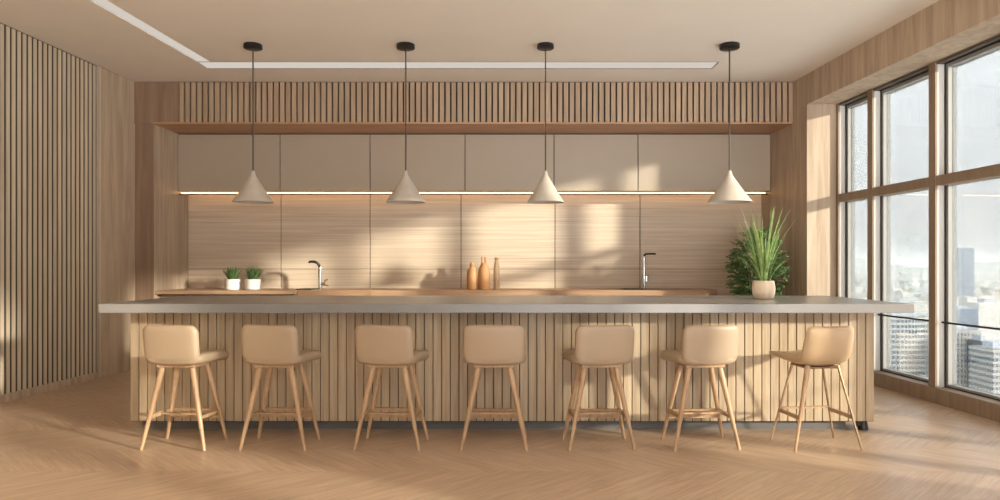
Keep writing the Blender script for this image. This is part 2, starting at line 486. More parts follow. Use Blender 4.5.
# ------------------------------------------------------------------ splashback, cabinets, worktops
sb = thing('splashback', 'pale horizontally reeded timber splashback behind the back counter', 'splashback', (-.5, YS, 1.1))
px = lambda p, y: (p-510)*y/700
ed = [-5.137, px(281, YS), px(370, YS), px(461, YS), px(555, YS), px(640, YS), XR(YS)]
for a, b_ in zip(ed, ed[1:]):
    for z0, z1 in ((.95, 1.433), (1.439, 2.70)):
        bm = nb(a+.006+.5, b_-.006+.5, 0, .03, z0-1.1, z1-1.1, bev=.002)
        obj('panel', bm, M['splash'], sb)
obj('backing', nb(-5.137+.5, XR(YS)+.5, .031, .038, -.15, 1.6), M['gap'], sb)

ce = [-5.137, px(280, YC), px(370, YC), px(465, YC), px(554, YC), px(638, YC), XR(YC)-.005]
names = ['flat beige wall cabinet at the left end of the row, beside the timber niche side',
         'flat beige wall cabinet second from the left end of the row',
         'flat beige wall cabinet third from the left, behind the second pendant lamp',
         'flat beige wall cabinet fourth from the left, above the clay bottles',
         'flat beige wall cabinet fifth from the left, crossed by the slanting sunlight edge',
         'widest flat beige wall cabinet at the right end of the row, above the green bush']
for (a, b_), l in zip(zip(ce, ce[1:]), names):
    c = thing('wall_cabinet', l, 'cabinet', ((a+b_)/2, YC, 2.644), group='beige wall cabinets above the splashback')
    h = (b_-a)/2
    obj('body', nb(-h, h, .022, YS-YC-.001, 0, ZS-2.644-.006), M['cabside'], c)
    obj('door', nb(-h+.007, h-.007, 0, .02, .004, ZS-2.644-.02, bev=.002), M['cab'], c)

t = thing('under_cabinet_light', 'thin warm light strip glowing under the beige wall cabinets', 'light', (-.55, YC+.1, 2.62))
obj('lit_strip', nb(-5.12+.55, 3.98+.55, 0, .02, -.008, .008), M['led'], t)
obj('profile', nb(-5.13+.55, 4.0+.55, -.07, -.055, -.03, -.012), M['blackmetal'], t)
obj('profile', nb(-5.13+.55, 4.0+.55, -.055, .03, -.018, -.012), M['blackmetal'], t)

ZW = 1.13
def worktop(x0, x1, y0, th, label, x1f=None):
    bm = bmesh.new()
    prism(bm, [(x0, y0), (x1f or x1, y0), (x1, y0+.25), (x1, YS-.001), (x0, YS-.001)], -th, 0)
    es = [e for e in bm.edges]
    bmesh.ops.bevel(bm, geom=es, offset=.006, segments=2, profile=.5, affect='EDGES')
    for v in bm.verts: v.co.x -= (x0+x1)/2
    for v in bm.verts: v.co.y -= 10.6
    o = obj('worktop', bm, M['work'], loc=((x0+x1)/2, 10.6, ZW))
    return tag(o, label, 'worktop')
x_a = px(297, 10.2)
x_b = px(372, 10.25); x_c = px(722, 10.25)
worktop(-5.135, x_a, 10.13, .055, 'thin brown timber worktop at the left, under the two small potted plants')
worktop(x_a+.003, x_b, 10.2, .1, 'short thick timber worktop carrying the left chrome tap')
worktop(x_b+.003, x_c, 10.24, .1, 'long thick timber worktop under the clay bottles and the right tap', x1f=x_c-.25)

def base_cab(x0, x1, y0, top, n, label):
    c = thing('base_cabinet', label, 'cabinet', ((x0+x1)/2, y0, 0), group='base cabinets under the back worktops')
    w = x1-x0
    obj('body', nb(-w/2, w/2, .02, YS-y0-.001, .1, top), M['cabside'], c)
    obj('plinth', nb(-w/2, w/2, .07, .09, 0, .1), M['kick'], c)
    for i in range(n):
        a = -w/2+w*i/n
        obj('door', nb(a+.003, a+w/n-.003, 0, .019, .105, top-.012, bev=.002), M['basecab'], c)
base_cab(-5.13, x_a-.06, 10.27, ZW-.058, 4, 'beige base cabinet under the thin left worktop')
base_cab(x_a+.01, x_b-.01, 10.3, ZW-.103, 2, 'beige base cabinet under the left chrome tap')
base_cab(x_b+.01, x_c-.28, 10.34, ZW-.103, 7, 'long beige base cabinet under the clay bottles and right tap')
o = obj('end_post', nb(-.022, .022, 0, .4, 0, ZW-.06, bev=.003), M['alu'], loc=(x_a-.03, 10.24, 0)); 
tag(o, 'narrow pale upright post between the left and middle base cabinets', 'post')

# sinks and taps
def sink(xc, w, label):
    bm = bmesh.new()
    y0, y1 = -.2, .2
    for a in ((-w/2, w/2, y0, y0+.03), (-w/2, w/2, y1-.03, y1), (-w/2, -w/2+.03, y0, y1), (w/2-.03, w/2, y0, y1)):
        box(bm, *a, 0, .012, bev=.002)
    t = thing('sink', label, 'sink', (xc, 10.66, ZW))
    obj('rim', bm, M['sink'], t)
    obj('cover', nb(-w/2+.03, w/2-.03, y0+.03, y1-.03, 0, .006), M['blackmetal'], t)
sink(px(307, 10.66), .24, 'small dark sink set into the short left worktop')
sink(px(633, 10.66), .34, 'dark sink set into the long right worktop')
t = thing('tap', 'chrome tap with a forward-curving spout on the left worktop', 'tap', (px(320, 10.75), 10.75, ZW))
bm = bmesh.new(); lathe(bm, [(0, 0), (.034, 0), (.034, .012), (.027, .018), (.027, .30), (.022, .34), (0, .34)], 20); tb = obj('body', bm, M['chrome'], t, 40)
bm = bmesh.new(); tube(bm, [(0, 0, .32), (-.012, -.01, .37), (-.04, -.03, .405), (-.08, -.05, .42), (-.14, -.07, .42), (-.15, -.075, .40)], [.022, .022, .021, .02, .018, .016], 14); obj('spout', bm, M['blackmetal'], t, 50)
bm = bmesh.new(); tube(bm, [(.02, 0, .08), (.075, 0, .08)], .026, 12); tube(bm, [(.055, 0, .08), (.08, 0, .135), (.12, 0, .15)], [.013, .011, .01], 10); tube(bm, [(.06, 0, .08), (.09, 0, .06), (.13, 0, .055)], [.013, .011, .01], 10)
obj('lever', bm, M['chrome'], tb, 50)
t = thing('tap', 'slim angular tap with a flat spout on the long right worktop', 'tap', (px(644, 10.75), 10.75, ZW))
bm = bmesh.new(); lathe(bm, [(0, 0), (.03, 0), (.03, .01), (.018, .015), (.018, .5), (0, .5)], 18); tb = obj('body', bm, M['chrome'], t, 40)
bm = bmesh.new(); tube(bm, [(0, 0, .49), (.004, -.01, .52), (.02, -.03, .537), (.05, -.05, .54), (.15, -.12, .54), (.152, -.121, .53)], .013, 12); obj('spout', bm, M['blackmetal'], t, 50)
bm = bmesh.new(); lathe(bm, [(0, .12), (.03, .12), (.03, .2), (0, .2)], 16, c=(.035, 0, 0)); tube(bm, [(.05, 0, .19), (.075, 0, .23)], .007, 8); obj('lever', bm, M['chrome'], tb, 40)

# clay bottles
def bottle(p, w, h, prof, m, label, extra=None):
    t = obj('bottle', (lambda bm: (lathe(bm, prof, 28), bm)[1])(bmesh.new()), m, None, 40, loc=(px(p, 10.72), 10.72, ZW))
    tag(t, label, 'bottle', 'clay bottles on the back worktop')
    return t
b1 = bottle(472, .15, .4, [(0, 0), (.07, 0), (.08, .012), (.082, .2), (.078, .27), (.055, .315), (.032, .335), (.026, .35), (0, .35)], M['bottle'], 'shortest of the three clay bottles, squat with a small knob stopper')
bm = bmesh.new(); lathe(bm, [(0, .35), (.03, .355), (.038, .375), (.03, .395), (.012, .41), (0, .412)], 18); obj('stopper', bm, M['bottle'], b1, 50)
b2 = bottle(484, .18, .49, [(0, 0), (.088, 0), (.095, .012), (.093, .22), (.085, .31), (.06, .36), (.045, .385), (.045, .4), (0, .4)], M['bottle'], 'widest of the three clay bottles, in the middle with a forked neck')
for dx in (-.028, .022):
    bm = bmesh.new(); lathe(bm, [(0, .395), (.017, .395), (.014, .45), (.017, .47), (.017, .49), (0, .49)], 14, c=(dx, 0, 0)); obj('spout', bm, M['bottle'], b2, 50)
b3 = bottle(496.5, .08, .48, [(0, 0), (.044, 0), (.047, .01), (.047, .3), (.04, .38), (.028, .42), (.026, .45), (0, .45)], M['bottle2'], 'slimmest of the three clay bottles, tall and pale at the right')
bm = bmesh.new(); lathe(bm, [(0, .445), (.03, .445), (.03, .485), (0, .485)], 16); obj('cap', bm, M['bottle'], b3, 40)

# leaves
def blade(bm, base, az, L, lean, curl, w, seg=7, fold=.25):
    d = Vector((math.cos(az), math.sin(az), 0)); s = Vector((-math.sin(az), math.cos(az), 0))
    p = Vector(base); ang = lean; prev = None
    for i in range(seg+1):
        f = i/seg
        ww = w*(.55+.9*f)*(1-f)**.75 if f < 1 else 0
        ww = max(ww, 0)
        nrm = (d*math.cos(ang)-Vector((0, 0, 1))*math.sin(ang))
        if i == seg: cur = [bm.verts.new(p)]
        else: cur = [bm.verts.new(p-s*ww), bm.verts.new(p-nrm*ww*fold), bm.verts.new(p+s*ww)]
        if prev:
            if len(cur) == 3:
                bm.faces.new((prev[0], prev[1], cur[1], cur[0])); bm.faces.new((prev[1], prev[2], cur[2], cur[1]))
            else:
                bm.faces.new((prev[0], prev[1], cur[0])); bm.faces.new((prev[1], prev[2], cur[0]))
        prev = cur
        ang += curl/seg
        p = p+(d*math.sin(ang)+Vector((0, 0, 1))*math.cos(ang))*(L/seg)

def small_plant(p, label, seed):
    random.seed(seed)
    t = thing('potted_succulent', label, 'plant', (px(p, 10.6)+(-.012 if p < 240 else .012), 10.6, ZW), group='small potted plants on the left worktop')
    bm = bmesh.new(); lathe(bm, [(0, 0), (.1, 0), (.108, .008), (.116, .15), (.112, .155), (.104, .15), (.1, .12), (0, .12)], 32); pot = obj('pot', bm, M['pot'], t, 40)
    bm = bmesh.new(); lathe(bm, [(0, .128), (.101, .124), (0, .12)], 20); obj('soil', bm, M['soil'], pot)
    bm = bmesh.new()
    for i in range(110):
        az = random.uniform(0, 6.283); r = random.uniform(0, .05)
        blade(bm, (r*math.cos(az), r*math.sin(az), .12), az, random.uniform(.17, .26), random.uniform(.0, .55), random.uniform(.05, .35), .013, 5)
    obj('foliage', bm, M['succ'], t, 180)
small_plant(233, 'left of two spiky green plants in white cylindrical pots', 3)
small_plant(252, 'right of two spiky green plants in white cylindrical pots', 4)

# tall grass plant on the island
random.seed(11)
t = thing('potted_grass', 'tall arching light green grass in a cream pot on the island worktop', 'plant', (px(763.5, 6.95), 6.95, 1.165))
bm = bmesh.new(); lathe(bm, [(0, 0), (.085, 0), (.1, .01), (.115, .06), (.118, .11), (.11, .16), (.104, .18), (.096, .18), (.094, .15), (0, .15)], 36); pot = obj('pot', bm, M['potwood'], t, 50)
bm = bmesh.new(); lathe(bm, [(0, .158), (.093, .154), (0, .15)], 20); obj('soil', bm, M['soil'], pot)
bm = bmesh.new()
for i in range(105):
    az = random.uniform(0, 6.283); r = random.uniform(0, .06)
    q = random.random()
    L = random.uniform(.5, .82) if q < .7 else random.uniform(.3, .5)
    lean = random.uniform(.0, .2); curl = random.uniform(.05, .6) if q < .85 else random.uniform(.8, 1.9)
    blade(bm, (r*math.cos(az), r*math.sin(az), .15), az, L, lean, curl, random.uniform(.009, .014), 9)
obj('foliage', bm, M['grass'], t, 180)
t.scale = (.94, .94, 1.0)

# dark bush in a floor planter behind the island
random.seed(5)
t = thing('potted_bush', 'dense dark green feathery bush between the back counter and right wall', 'plant', (3.50, 9.92, 0))
bm = bmesh.new(); lathe(bm, [(0, 0), (.2, 0), (.21, .02), (.26, .5), (.26, .52), (.24, .52), (.235, .46), (0, .46)], 32); pot = obj('pot', bm, M['potwood'], t, 40)
bm = bmesh.new()
for i in range(7):
    a = i*.9; tube(bm, [(0.03*math.cos(a), .03*math.sin(a), .44), (.1*math.cos(a), .1*math.sin(a), .9), (.22*math.cos(a), .2*math.sin(a), 1.6)], [.014, .01, .006], 8)
obj('stem', bm, M['soil'], t, 60)
bm = bmesh.new()
def leaf(bm, p, d, L, w):
    d = d.normalized(); s = d.cross(Vector((random.uniform(-1, 1), random.uniform(-1, 1), random.uniform(-1, 1)))).normalized()
    a = bm.verts.new(p); b1_ = bm.verts.new(p+d*L*.5+s*w); c_ = bm.verts.new(p+d*L); e_ = bm.verts.new(p+d*L*.5-s*w)
    bm.faces.new((a, b1_, c_, e_))
for i in range(760):
    # sprays rooted inside an ovoid crown
    while True:
        v = Vector((random.uniform(-1, 1), random.uniform(-1, 1), random.uniform(-1, 1)))
        if .25 < v.length < 1: break
    c = Vector((v.x*.36, v.y*.34, 1.38+v.z*.60))
    out = Vector((v.x, v.y, .35+v.z*.4)).normalized()
    L = random.uniform(.06, .13)
    for k in range(13):
        f = k/12; p = c+out*L*f+Vector((0, 0, -.03*f*f))
        for sg in (-1, 1):
            sd = out.cross(Vector((0, 0, 1)))
            leaf(bm, p, sd*sg+out*.5+Vector((random.uniform(-.5, .5), random.uniform(-.5, .5), random.uniform(-.6, .7))), .036*(1-.3*f), .010)
obj('foliage', bm, M['bush'], t)

# ------------------------------------------------------------------ island
YI = 6.32; IL, IR = -3.43, 3.29
isl = thing('kitchen_island', 'long kitchen island clad in vertical pale timber boards', 'kitchen island', ((IL+IR)/2, YI+.6, 0))
ox, oy = isl.location.x, isl.location.y
bm = bmesh.new(); per = .0782; n = int(round((IR-IL)/per))
per = (IR-IL)/n
for i in range(n):
    x = IL+i*per
    box(bm, x+.003-ox, x+per-.004-ox, YI-oy, YI+.022-oy, .09, 1.083, bev=.003, seg=1)
obj('board_cladding', bm, M['clad'], isl)
obj('body', nb(IL+.005-ox, IR-.005-ox, YI+.012-oy, 7.45-oy, .085, 1.087), M['gap'], isl)
for x0, x1 in ((IL, IL+.02), (IR-.02, IR)):
    obj('end_panel', nb(x0-ox, x1-ox, YI+.023-oy, 7.45-oy, .09, 1.085, bev=.002), M['clad'], isl)
obj('back_panel', nb(IL-ox, IR-ox, 7.45-oy, 7.47-oy, .09, 1.085, bev=.002), M['clad'], isl)
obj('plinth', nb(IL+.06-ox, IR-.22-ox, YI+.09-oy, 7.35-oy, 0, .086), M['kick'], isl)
bm = bmesh.new()
lathe(bm, [(0, 0), (.04, 0), (.045, .01), (.04, .03), (.032, .085), (0, .085)], 20)
box(bm, -.075, .0, -.02, .02, .03, .088, bev=.006)
obj('foot', bm, M['black'], isl, 40, loc=(3.22-ox, YI+.06-oy, 0))
bm = bmesh.new(); box(bm, -3.54, 3.48, 6.02, 7.69, 1.087, 1.165, bev=.004)
for v in bm.verts: v.co -= Vector((0, 6.85, 1.087))
o = obj('island_worktop', bm, M['stone'], loc=(0, 6.85, 1.087))
tag(o, 'long grey stone worktop overhanging the timber kitchen island', 'worktop')

# ------------------------------------------------------------------ pendants
def pendant():
    t = thing('pendant_lamp', 'x', 'pendant lamp', (0, 0, ZC), group='cone pendant lamps above the island')
    bm = bmesh.new(); lathe(bm, [(0, 0), (.105, 0), (.108, -.005), (.108, -.047), (.1, -.053), (0, -.053)], 36); obj('canopy', bm, M['blackmetal'], t, 40)
    zb, za = 2.25-ZC, 2.60-ZC
    bm = bmesh.new(); tube(bm, [(0, 0, -.05), (0, 0, za+.02)], .0085, 10); obj('cord', bm, M['cord'], t, 60)
    bm = bmesh.new()
    H = za-zb
    pr = [(.012, za+.03), (.018, za+.028), (.024, za+.01), (.034, za-.03), (.062, za-.075), (.14, zb+H*.42), (.205, zb+H*.14), (.236, zb+.006), (.236, zb), (.228, zb), (.2, zb+H*.13), (.134, zb+H*.4), (.055, za-.085), (.012, za-.03)]
    lathe(bm, pr, 48, closed=True); shd = obj('shade', bm, M['shade'], t, 40)
    bm = bmesh.new(); lathe(bm, [(0, zb+.10), (.03, zb+.11), (.04, zb+.14), (.03, zb+.17), (.02, zb+.2), (.02, zb+.26), (0, zb+.26)], 20); obj('bulb', bm, M['shadein'], shd, 60)
    return t
p0 = pendant()
ys = 8.38
for i, (p, sc, l) in enumerate(((253, 1.0, 'leftmost cone pendant lamp, above the small potted plants'),
                           (405.8, 1.0, 'second cone pendant lamp from the left on its dark canopy'),
                           (545.5, .93, 'third cone pendant lamp from the left, above the fifth stool'),
                           (729.5, 1.1, 'rightmost and largest cone pendant lamp, near the windows'))):
    o = p0 if i == 0 else copy_tree(p0)
    o.location = (px(p, ys), ys, ZC); o['label'] = l
    o.scale = (sc, sc, 1)

# ------------------------------------------------------------------ stools
def leg_bm(sx, sy, top=(.125, .115), foot=(.265, .19), zt=.70, r0=.0255, r1=.0135, mat_=None):
    bm = bmesh.new()
    pts = []; rr = []
    for k in range(7):
        f = k/6
        pts.append((sx*(top[0]+(foot[0]-top[0])*f), sy*(top[1]+(foot[1]-top[1])*f), zt*(1-f)+.0*f))
        rr.append(r0*(1-f)+r1*f if f > .12 else r0*.92)
    tube(bm, pts, rr, 12)
    for v in bm.verts:
        if v.co.z < .004: v.co.z = max(v.co.z, 0)
    return bm
def at_leg(sx, sy, z, top=(.125, .115), foot=(.265, .19), zt=.70):
    f = 1-z/zt
    return Vector((sx*(top[0]+(foot[0]-top[0])*f), sy*(top[1]+(foot[1]-top[1])*f), z))

def stool(kind):
    t = thing('bar_stool', 'x', 'bar stool', (0, 0, 0), group='bar stools in front of the island')
    # seat
    bm = bmesh.new()
    def fs(u, v, w):
        z = .728+w-.012*max(0, v/.23)**2*1.0+.018*(u/.25)**2*.6
        if v > .15: z -= (v-.15)**2*1.6
        return (u*(1-.03*max(0, v)/.25), v+.045, z)
    pillow(bm, rrect(.525, .50, .10), .092, fs, p=6)
    seat = obj('seat', bm, M['leather'], t, 180)
    bm = bmesh.new()
    def fb(u, v, w):
        y = -.185+w*1.0+.24*u*u-.10*v*1.0
        tap = 1-.015*(-(v)/.155) if v < 0 else 1
        return (u*tap, y, .858+v)
    pillow(bm, rrect(.50, .316, .066), .078, fb, p=5)
    back = obj('backrest', bm, M['leather'], t, 180)
    # seat frame under the cushion
    bm = bmesh.new(); box(bm, -.16, .16, -.15, .15, .664, .69, bev=.004)
    obj('seat_frame', bm, M['leg'], t)
    for sx in (-1, 1):
        for sy in (-1, 1):
            obj('leg', leg_bm(sx, sy, zt=.68), M['leg'], t, 60)
    A = lambda sx, sy, z: at_leg(sx, sy, z, zt=.68)
    for sx in (-1, 1):
        bm = bmesh.new(); beam(bm, A(sx, -1, .262), A(sx, 1, .255), .018, .026); obj('side_rail', bm, M['leg'], t)
    if kind == 'rails':
        for z in (.262, .205):
            bm = bmesh.new(); beam(bm, A(-1, 1, z), A(1, 1, z), .02, .022); obj('foot_rail', bm, M['leg'], t)
        bm = bmesh.new(); beam(bm, (A(-1, 1, .26)+A(-1, -1, .26))/2, (A(1, 1, .26)+A(1, -1, .26))/2, .03, .014); obj('cross_rail', bm, M['leg'], t)
    else:
        bm = bmesh.new(); beam(bm, A(-1, 1, .225), A(1, 1, .225), .022, .075); obj('foot_rail', bm, M['leg'], t)
        bm = bmesh.new(); beam(bm, (A(-1, 1, .262)*.6+A(-1, -1, .262)*.4), (A(1, 1, .262)*.6+A(1, -1, .262)*.4), .07, .014); obj('footboard', bm, M['leg'], t)
    return t, seat, back
sA, seatA, backA = stool('rails')
sB, seatB, backB = stool('board')
def put(base, first, x, y, rz, sw, label):
    o = base if first else copy_tree(base)
    o.location = (x, y, 0); o.rotation_euler = (0, 0, R(rz)); o['label'] = label
    for c in kids(o):
        if c.name.split('.')[0] in ('seat', 'backrest'): c.rotation_euler = (0, 0, R(sw))
put(sA, True, -2.715, 5.85, -4, -8, 'leftmost beige padded bar stool, at the left end of the island')
put(sA, False, -1.915, 5.85, -2, -9, 'second beige padded bar stool from the left, before the island')
put(sA, False, -.985, 5.85, -4, -8, 'third beige padded bar stool from the left, before the island')
put(sB, True, -.13, 5.85, 0, 0, 'middle one of seven bar stools, backrest square to the viewer')
put(sB, False, .735, 5.85, 3, 8, 'fifth bar stool from the left, seat showing at its left')
put(sB, False, 1.585, 5.85, 3, 11, 'sixth bar stool from the left, beside the slim-legged stool')

# seventh stool: one-piece shell on slim metal legs
t = thing('bar_stool', 'rightmost bar stool, one-piece tan shell on slim tapered legs', 'bar stool', (2.54, 5.83, 0), R(6), 'bar stools in front of the island')
bm = bmesh.new()
# profile (y, z, half width, thickness) from seat front edge to top of the backrest
prof = [(.375, .722, .18, .022), (.36, .724, .212, .040), (.25, .724, .235, .062), (.12, .716, .247, .076), (.0, .712, .252, .082), (-.09, .708, .254, .088),
        (-.145, .730, .255, .092), (-.176, .782, .254, .092), (-.19, .84, .252, .086), (-.205, .89, .25, .08), (-.217, .94, .246, .07), (-.225, .982, .238, .055), (-.229, 1.008, .208, .03)]
rings = []
for i, (y, z, hw, th) in enumerate(prof):
    a = prof[max(i-1, 0)]; b_ = prof[min(i+1, len(prof)-1)]
    d = Vector((0, b_[0]-a[0], b_[1]-a[1])).normalized(); nrm = Vector((0, -d.z, d.y))   # to the underside/back
    K = 14; ring = []
    wrap = .02 if i < 4 else .02+.03*min(1, (i-4)/4)
    for side in (1, -1):
        for k in range(K+1):
            u = -1+2*k/K if side == 1 else 1-2*k/K
            e = (1-abs(u)**5)**.5 if abs(u) < 1 else 0
            p = Vector((hw*u, y, z))+nrm*(side*th/2*e)
            # the sides cup inwards (up from the seat, forward from the back)
            p -= nrm*(wrap*abs(u)**2.4)*(-1 if False else 1)*(-1)*(-1)
            ring.append(p)
    # drop duplicated end points
    pts = ring[:K+1]+ring[K+2:-1]
    rings.append([bm.verts.new(p) for p in pts])
n = len(rings[0])
for a, b_ in zip(rings, rings[1:]):
    for k in range(n): bm.faces.new((a[k], a[(k+1) % n], b_[(k+1) % n], b_[k]))
for r_ in (rings[0][::-1], rings[-1]): bm.faces.new(r_)
bmesh.ops.smooth_vert(bm, verts=bm.verts, factor=.3, use_axis_x=True, use_axis_y=True, use_axis_z=True)
bmesh.ops.translate(bm, verts=bm.verts, vec=(0, 0, 0))
sh = obj('shell', bm, M['leather2'], t, 180); sh.rotation_euler = (0, 0, R(10))
m = sh.modifiers.new('s', 'SUBSURF'); m.levels = 1; m.render_levels = 1
TT, TF, ZL = (.13, .12), (.285, .205), .705
bm = bmesh.new(); box(bm, -.15, .15, -.13, .13, .655, .672, bev=.004); obj('seat_frame', bm, M['legmetal'], t)
for sx, sy in ((-1, -1), (1, -1), (-1, 1), (1, 1)):
    wide = (sx, sy) == (-1, -1)
    o = obj('leg', leg_bm(sx, sy, TT, TF, .68, .023 if wide else .0115, .010 if wide else .008), M['leg'] if wide or (sx, sy) == (-1, 1) else M['legmetal'], t, 60)
    if wide: o['label'] = 'thicker tapered timber leg'
A = lambda sx, sy, z: at_leg(sx, sy, z, TT, TF, .68)
for sx in (-1, 1):
    bm = bmesh.new(); beam(bm, A(sx, -1, .265), A(sx, 1, .265), .014, .03); obj('side_rail', bm, M['leg'], t)
bm = bmesh.new(); beam(bm, A(-1, 1, .28), A(1, 1, .28), .014, .018); obj('foot_rail', bm, M['leg'], t)

# ------------------------------------------------------------------ the city outside
GZ = -180
def facade(name, wall, glass, fh=3.6, bw=3.0, wf=.55, bf=.25, rough=.6):
    m, nt, b = new_mat(name)
    tc = N(nt, 'ShaderNodeTexCoord'); sp = N(nt, 'ShaderNodeSeparateXYZ'); nt.links.new(tc.outputs['Object'], sp.inputs[0])
    fz = math_(nt, 'FRACT', math_(nt, 'DIVIDE', sp.outputs[2], fh))
    fx = math_(nt, 'FRACT', math_(nt, 'DIVIDE', math_(nt, 'ADD', sp.outputs[0], math_(nt, 'MULTIPLY', sp.outputs[1], 1.0)), bw))
    w = math_(nt, 'MULTIPLY', math_(nt, 'LESS_THAN', fz, wf), math_(nt, 'GREATER_THAN', fx, bf))
    geo = N(nt, 'ShaderNodeNewGeometry'); sn = N(nt, 'ShaderNodeSeparateXYZ'); nt.links.new(geo.outputs['True Normal'], sn.inputs[0])
    w = math_(nt, 'MULTIPLY', w, math_(nt, 'LESS_THAN', math_(nt, 'ABSOLUTE', sn.outputs[2]), .5))
    mx = N(nt, 'ShaderNodeMix', data_type='RGBA'); nt.links.new(w, mx.inputs[0]); mx.inputs[6].default_value = wall; mx.inputs[7].default_value = glass
    nt.links.new(mx.outputs[2], b.inputs['Base Color']); b.inputs['Roughness'].default_value = rough
    return m
F = [facade('pale facade %d' % i, w, g_, fh, bw, wf) for i, (w, g_, fh, bw, wf) in enumerate([
    (col(218, 214, 207), col(150, 156, 160), 4, 5, .5), (col(202, 195, 186), col(130, 134, 136), 5, 6, .5),
    (col(224, 221, 218), col(170, 178, 184), 4, 8, .45), (col(193, 184, 173), col(140, 140, 138), 5, 7, .5), (col(211, 201, 189), col(150, 150, 150), 4, 9, .5)])]
M['cityg'] = leafmat('city ground', col(112, 122, 98), col(150, 150, 134), .004)
M['tree'] = leafmat('city tree', col(62, 92, 52), col(96, 124, 78), .03)
M['hill'] = leafmat('hill', col(84, 104, 86), col(104, 118, 98), .001)
M['towerw'] = plain('tower concrete', col(186, 185, 182), .6, noise=.02, nscale=.1)
M['towerg'] = facade('tower window band', col(168, 170, 170), col(84, 98, 112), 1000, 2.6, 2, .35, .2)
M['slabblue'] = facade('blue grey curtain wall', col(128, 140, 158), col(108, 122, 142), 3.6, 4, .5, .2, .25)
M['slabpale'] = plain('pale blue cladding', col(176, 186, 198), .5, noise=.02, nscale=.1)
M['darkglass'] = facade('dark glass wall', col(92, 100, 112), col(66, 76, 92), 3.6, 3, .5, .2, .25)

struct('ground_city', nb(-6000, 26000, 60, 30000, GZ-5, GZ), M['cityg'])
# long hazy ridge
random.seed(21)
bm = bmesh.new(); rows = []
for i in range(90):
    x = 2000+i*230; y = 15500+900*math.sin(i*.2)
    h = 330+170*math.sin(i*.11+1)+70*math.sin(i*.37)+random.uniform(-14, 14)
    rows.append([bm.verts.new((x, y-2600, GZ)), bm.verts.new((x+random.uniform(-60, 60), y-1200, GZ+h*.55)), bm.verts.new((x, y, GZ+h)), bm.verts.new((x, y+2500, GZ))])
for a, b_ in zip(rows, rows[1:]):
    for k in range(3): bm.faces.new((a[k], a[k+1], b_[k+1], b_[k]))
struct('ground_hills', bm, M['hill'], smooth=180)

def cpx(p, D): return (p-510)/700*D
def topz(y, D): return 1.5-(y-265)/700*D

# near round-cornered tower with ribbon windows
D = 520; xc = cpx(905, D); s = 700/D
w = 52; top = topz(317, D)
t = thing('tower_block', 'white tower with curved ribbon-window facade, nearest outside the middle window', 'building', (cpx(914, D), D+18, GZ))
ol = []
W_, Dp = 26, 16
for i in range(41):
    a = R(180+180*i/40)
    ol.append((-W_*math.cos(a)*-1 if False else W_*math.cos(a), Dp*math.sin(a)*.75))
ol += [(W_, 22), (-W_, 22)]
Ht = top-GZ
bm = bmesh.new(); prism(bm, [(x*.975, y*.975) for x, y in ol], 0, Ht); obj('core', bm, M['towerg'], t)
fh = 3.9; k = 0; z = Ht-1.3
while z > Ht-90:
    bm = bmesh.new(); prism(bm, ol, z-1.3, z+.4); obj('floor_band', bm, M['towerw'], t); z -= fh
bm = bmesh.new(); box(bm, -9, 12, -2, 12, Ht, Ht+1.6); obj('roof_plant', bm, M['slabpale'], t)
# vertical fins on its right half
for i in range(9):
    a = R(300+7*i); x, y = W_*math.cos(a)*1.0, Dp*math.sin(a)*.75
    bm = bmesh.new(); box(bm, x-.4, x+.4, y-.45, y+.5, Ht-90, Ht-1.2); obj('fin', bm, M['towerw'], t)

def slab(name, label, p0, p1, ytop, D, mat, depth=30, bands=0, roof=True, wallm=None, piers=0, fh=3.9):
    x0, x1 = cpx(p0, D), cpx(p1, D); top = topz(ytop, D); H = top-GZ; w = (x1-x0)/2
    t = thing(name, label, 'building', ((x0+x1)/2, D+depth/2, GZ))
    obj('core', nb(-w, w, -depth/2, depth/2, 0, H), mat, t)
    z = H-1
    for i in range(bands):
        obj('floor_band', nb(-w-.4, w+.4, -depth/2-.5, depth/2+.4, z-1.3, z+.5), wallm or M['towerw'], t); z -= fh
    for i in range(piers):
        x = -w+2*w*(i)/(piers-1)
        obj('pier', nb(x-.55, x+.55, -depth/2-.7, -depth/2-.3, H-(bands*fh), H), wallm or M['towerw'], t)
    if roof: obj('roof_plant', nb(-w*.5, w*.35, -depth*.2, depth*.25, H, H+4), M['slabpale'], t)
    return t
slab('tower_block', 'white gridded tower standing left of the dark glass tower', 956, 981, 330, 520, M['towerg'], 22, bands=18, piers=8)
slab('tower_block', 'narrow dark glass tower between two white towers', 984.5, 992.5, 342, 500, M['darkglass'], 20)
slab('tower_block', 'white and blue striped tower at the right picture edge', 993, 1022, 349, 470, M['towerg'], 24, bands=16)
b = slab('skyscraper', 'tall blue grey slab rising above the far city', 957.5, 974, 248, 3300, M['slabblue'], 60, roof=False)
o = obj('side_wing', nb(20, 42, -28, 25, 0, 420-180+8), M['slabpale'], b)
slab('office_block', 'blue grey box building in front of the tall far slab', 956, 978, 309, 1150, M['slabblue'], 30)
slab('office_block', 'long pale office block with window rows right of the blue box', 979, 1013, 303, 1500, F[2], 40)
slab('office_block', 'long low pale block seen above the curved white tower', 893, 931, 302, 1500, F[0], 40)

